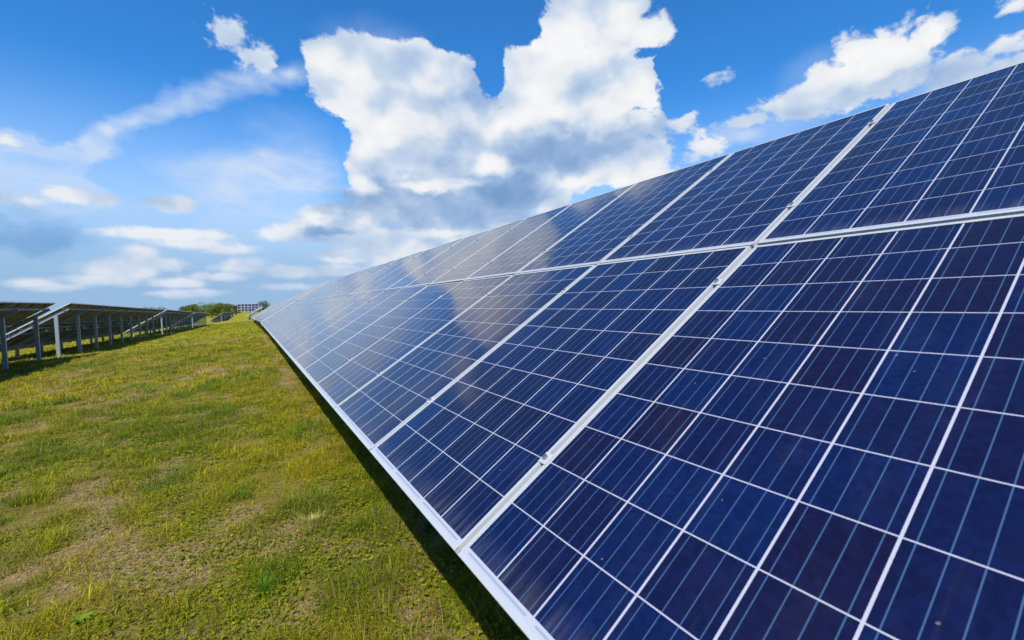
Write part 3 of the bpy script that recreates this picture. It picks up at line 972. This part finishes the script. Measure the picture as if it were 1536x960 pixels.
# ------------------------------------------------------------------ grass
def blades(n_per, x0f, x1f, y0, y1, hgt, wid, dens_f, lean=1.1):
    """positions sampled in the trapezoid x0f(y)..x1f(y); returns faces (k,5,3) and tints"""
    m_ = n_per
    y = RNG.uniform(y0, y1, m_)
    a, b_ = x0f(y), x1f(y)
    wmax = (x1f(np.array([y0, y1])) - x0f(np.array([y0, y1]))).max()
    x = a + RNG.uniform(0, 1, m_) * wmax
    keep = x < b_
    x, y = x[keep], y[keep]
    # most blades stand in little tufts
    nc = max(1, len(x) // 26)
    ci = RNG.integers(0, nc, len(x))
    loose = RNG.uniform(0, 1, len(x)) < 0.30
    sig = 0.016 + wid * 3.2
    ox, oy = RNG.normal(0, sig, len(x)), RNG.normal(0, sig, len(x))
    cx, cy = x[:nc][ci], y[:nc][ci]
    csz = RNG.uniform(0.55, 1.45, nc)[ci]
    x, y = np.where(loose, x, cx + ox * csz), np.where(loose, y, cy + oy * csz)
    csz = np.where(loose, 0.8, csz)
    out_dir = np.arctan2(oy, ox)
    bare = bareness(x, y)
    clump = fbm(x * 5 + 11, y * 5 + 3, 3)
    keep = RNG.uniform(0, 1, len(x)) < dens_f(bare, clump)
    x, y, bare, clump, csz, loose, ci, out_dir = (q[keep] for q in (x, y, bare, clump, csz, loose, ci, out_dir))
    k = len(x)
    ctint = np.where(loose, 1.0, RNG.uniform(0.72, 1.28, nc)[ci])
    z = ground_z(x, y) - 0.004
    h = hgt * csz * RNG.uniform(0.45, 1.25, k) * (0.50 + 1.2 * np.clip((clump - 0.38) / 0.3, 0, 1)) * (1 - 0.35 * bare) * (1 + 0.25 * lush(x, y))
    w = wid * RNG.uniform(0.7, 1.3, k)
    th = np.where(loose, RNG.uniform(0, 2 * np.pi, k), out_dir + RNG.normal(0, 0.7, k))
    ln = np.abs(RNG.normal(0, lean, k)) + 0.15
    dx, dy = np.cos(th), np.sin(th)
    px, py = -dy, dx
    base = np.stack([x, y, z], 1)
    d = np.stack([dx, dy, np.zeros(k)], 1)
    p = np.stack([px, py, np.zeros(k)], 1) * (w / 2)[:, None]
    up = np.array([0, 0, 1.0])
    mid = base + d * (h * ln * 0.35)[:, None] + up * (h * 0.6)[:, None]
    tip = base + d * (h * ln * 1.1)[:, None] + up * (h * np.clip(1.05 - 0.35 * ln, 0.35, 1))[:, None]
    co = np.stack([base - p, base + p, mid + p * 0.8, tip, mid - p * 0.8], 1)
    return co, x, y, bare, ctint


def lush(x, y):
    return np.clip((fbm(x * 1.9 + 5, y * 1.5 + 77, 3) - 0.60) / 0.14, 0, 1) * 0.8


def grass_tints(x, y, bare):
    k = len(x)
    patch = fbm(x * 0.9 + 60, y * 0.7 + 31, 4)
    f = np.clip((patch - 0.29) / 0.3 + RNG.normal(0, 0.25, k), 0, 1)[:, None]
    green = np.array([0.150, 0.220, 0.005])
    yel = np.array([0.420, 0.370, 0.009])
    c = green * (1 - f) + yel * f
    lu = lush(x, y)[:, None]
    c = c * (1 - lu) + np.array([0.125, 0.250, 0.006]) * lu
    dry = RNG.uniform(0, 1, k) < (0.15 + 0.40 * bare)
    straw = np.array([0.32, 0.225, 0.085])
    c[dry] = straw * RNG.uniform(0.6, 1.15, (dry.sum(), 1))
    return c * RNG.uniform(0.7, 1.3, (k, 1))


def edge_l(margin):
    return lambda y: -0.477 - 0.37 * (np.maximum(y, 0.4) + 1.1) - margin


def edge_r(v):
    return lambda y: np.full_like(y, v)


parts, tints = [], []


def add(*a, **k):
    co, x, y, bare, ct = blades(*a, **k)
    parts.append(co)
    tints.append(grass_tints(x, y, bare) * ct[:, None])


dens = lambda b_, c: np.clip(1.12 - 1.05 * b_, 0.05, 1) * np.clip((c - 0.37) * 5.5, 0.10, 1)
add(330000, edge_l(0.9), edge_r(0.95), -0.4, 3.2, 0.042, 0.0028, dens)
add(16000, edge_l(0.9), edge_r(0.95), -0.4, 3.2, 0.085, 0.0026, dens, lean=1.3)
add(14000, edge_l(0.9), edge_r(0.95), 3.2, 8.0, 0.10, 0.0036, dens, lean=1.3)
add(260000, edge_l(0.6), edge_r(1.0), 3.2, 8.0, 0.050, 0.0045, dens)
add(170000, edge_l(0.6), edge_r(1.0), 8.0, 20.0, 0.065, 0.010, dens)
add(110000, edge_l(4.0), edge_r(0.6), 20.0, 50.0, 0.065, 0.020, dens)
add(60000, edge_l(-8.0), edge_r(0.3), 50.0, 91.0, 0.07, 0.045, dens)
grass = link('grass', quads_mesh('grass', np.concatenate(parts), 5, M_GRASS, np.concatenate(tints), True))
tag(grass, 'short patchy yellow green grass covering the meadow', None, None, 'stuff')


def clover():
    """small round leaves low over the soil, three to a stalk"""
    out, tn = [], []
    for n_, y0, y1, r in ((60000, -0.4, 3.2, 0.0045), (36000, 3.2, 8.0, 0.0065)):
        y = RNG.uniform(y0, y1, n_)
        a = edge_l(0.6)(y)
        wmax = 1.0 - edge_l(0.6)(np.array([y1]))[0]
        x = a + RNG.uniform(0, 1, n_) * wmax
        k_ = x < 0.9
        x, y = x[k_], y[k_]
        b_ = bareness(x, y)
        cl = fbm(x * 2.2 + 70, y * 2.2 + 15, 3)
        k_ = RNG.uniform(0, 1, len(x)) < np.clip((cl - 0.36) * 5, 0, 1) * (1 - 0.75 * b_)
        x, y = x[k_], y[k_]
        z = ground_z(x, y) + RNG.uniform(0.006, 0.035, len(x))
        t0 = RNG.uniform(0, 6.28, len(x))
        col = np.array([0.165, 0.215, 0.006]) * RNG.uniform(0.65, 1.5, (len(x), 1))
        yl = RNG.uniform(0, 1, len(x)) < 0.35
        col[yl] = np.array([0.29, 0.28, 0.012]) * RNG.uniform(0.7, 1.3, (yl.sum(), 1))
        rr = r * RNG.uniform(0.7, 1.4, len(x))
        for j in range(3):
            t = t0 + j * 2.094
            cx, cy = x + np.cos(t) * rr, y + np.sin(t) * rr
            tilt = RNG.normal(0, 0.35, (2, len(x)))
            fan = []
            for q in range(5):
                aa = t + 2.5 + q * 1.2566
                ox, oy = np.cos(aa) * rr * 0.95, np.sin(aa) * rr * 0.95
                fan.append(np.stack([cx + ox, cy + oy, z + ox * tilt[0] + oy * tilt[1] + 0.25 * rr], 1))
            out.append(np.stack(fan, 1))
            tn.append(col)
    o = link('clover', quads_mesh('clover', np.concatenate(out), 5, M_GRASS, np.concatenate(tn)))
    tag(o, 'low clover leaves mixed into the short grass', None, None, 'stuff')


clover()


def litter():
    """dry stalks lying on the soil"""
    out, tn = [], []
    for n_, y0, y1, L, w in ((14000, -0.4, 3.2, 0.06, 0.0022), (11000, 3.2, 9.0, 0.08, 0.004)):
        y = RNG.uniform(y0, y1, n_)
        a = edge_l(0.6)(y)
        x = a + RNG.uniform(0, 1, n_) * (0.9 - a)
        b_ = bareness(x, y)
        k_ = RNG.uniform(0, 1, n_) < 0.25 + 0.75 * b_
        x, y = x[k_], y[k_]
        t = RNG.normal(0.4, 0.9, len(x))
        l = L * RNG.uniform(0.3, 1.3, len(x))
        dx, dy = np.cos(t) * l / 2, np.sin(t) * l / 2
        px, py = -np.sin(t) * w / 2, np.cos(t) * w / 2
        z = ground_z(x, y) + RNG.uniform(0.002, 0.016, len(x))
        dz = RNG.normal(0, 0.006, len(x))
        out.append(np.stack([np.stack([x - dx - px, y - dy - py, z - dz], 1), np.stack([x + dx - px, y + dy - py, z + dz], 1),
                             np.stack([x + dx + px, y + dy + py, z + dz], 1), np.stack([x - dx + px, y - dy + py, z - dz], 1)], 1))
        tn.append(np.array([0.40, 0.31, 0.16]) * RNG.uniform(0.5, 1.25, (len(x), 1)))
    o = link('straw_litter', quads_mesh('straw_litter', np.concatenate(out), 4, M_GRASS, np.concatenate(tn)))
    tag(o, 'dry straw lying on the open soil', None, None, 'stuff')


litter()


# ------------------------------------------------------------------ single plants that stand out
def leafy(name, label, x, y, n, L, W, col, rise):
    root = bpy.data.objects.new(name, None)
    COL.objects.link(root)
    root.location = (x, y, float(ground_z(x, y)))
    tag(root, label, 'plant')
    for i in range(n):
        a = i * 2.4 + random.uniform(-0.3, 0.3)
        l = L * random.uniform(0.7, 1.15)
        pts, tn = [], []
        prev = None
        for q in range(7):
            f = q / 6
            r = l * f
            zz = l * rise * (1.5 * f - 1.1 * f * f) + 0.005
            hw = W * math.sin(min(1, f * 1.05 + 0.08) * math.pi) ** 0.8 * 0.5 if q < 6 else 0.001
            c = Vector((math.cos(a) * r, math.sin(a) * r, zz))
            p = Vector((-math.sin(a), math.cos(a), 0.25)) * hw
            cur = (c - p, c + p)
            if prev:
                pts.append([prev[0], prev[1], cur[1], cur[0]])
                tn.append(np.array(col) * random.uniform(0.85, 1.15))
            prev = cur
        me = quads_mesh('leaf', np.array([[tuple(v) for v in q] for q in pts]), 4, M_GRASS, np.array(tn))
        link('leaf', me, root)


def tuft(label, x, y, n, L, spread, col):
    t = RNG.uniform(0, 6.28, n)
    r = np.abs(RNG.normal(0, spread, n))
    bx, by = np.cos(t) * r, np.sin(t) * r
    z0 = np.zeros(n)
    h = L * RNG.uniform(0.5, 1.1, n)
    ln = RNG.uniform(0.1, 0.7, n)
    w = 0.0035
    p = np.stack([-np.sin(t), np.cos(t), z0], 1) * w / 2
    d = np.stack([np.cos(t), np.sin(t), z0], 1)
    base = np.stack([bx, by, z0], 1)
    up = np.array([0, 0, 1.0])
    mid = base + d * (h * ln * 0.35)[:, None] + up * (h * 0.6)[:, None]
    tip = base + d * (h * ln)[:, None] + up * (h * 0.95)[:, None]
    co = np.stack([base - p, base + p, mid + p * 0.8, tip, mid - p * 0.8], 1)
    o = link('grass_tuft', quads_mesh('grass_tuft', co, 5, M_GRASS, np.array(col) * RNG.uniform(0.7, 1.3, (n, 1)), True))
    o.location = (x, y, float(ground_z(x, y)))
    tag(o, label, 'grass tuft')


leafy('broadleaf_weed', 'broad leaved green weed in the shade under the panel edge', 0.36, 1.25, 8, 0.10, 0.055, (0.045, 0.115, 0.015), 0.9)
leafy('dandelion', 'pale yellow green leafy plant in the sun beside the panel shadow', 0.20, 0.56, 9, 0.075, 0.022, (0.20, 0.24, 0.02), 0.7)
leafy('plantain', 'bright green leafy rosette at the bottom edge of the meadow', -1.19, 1.55, 22, 0.055, 0.014, (0.20, 0.32, 0.02), 0.8)
tuft('fresh green tuft of fine grass standing up from the soil', -0.47, 1.27, 180, 0.075, 0.03, (0.11, 0.26, 0.015))
tuft('pale straw coloured tuft of long dry grass', -0.20, 1.76, 420, 0.07, 0.045, (0.50, 0.46, 0.14))
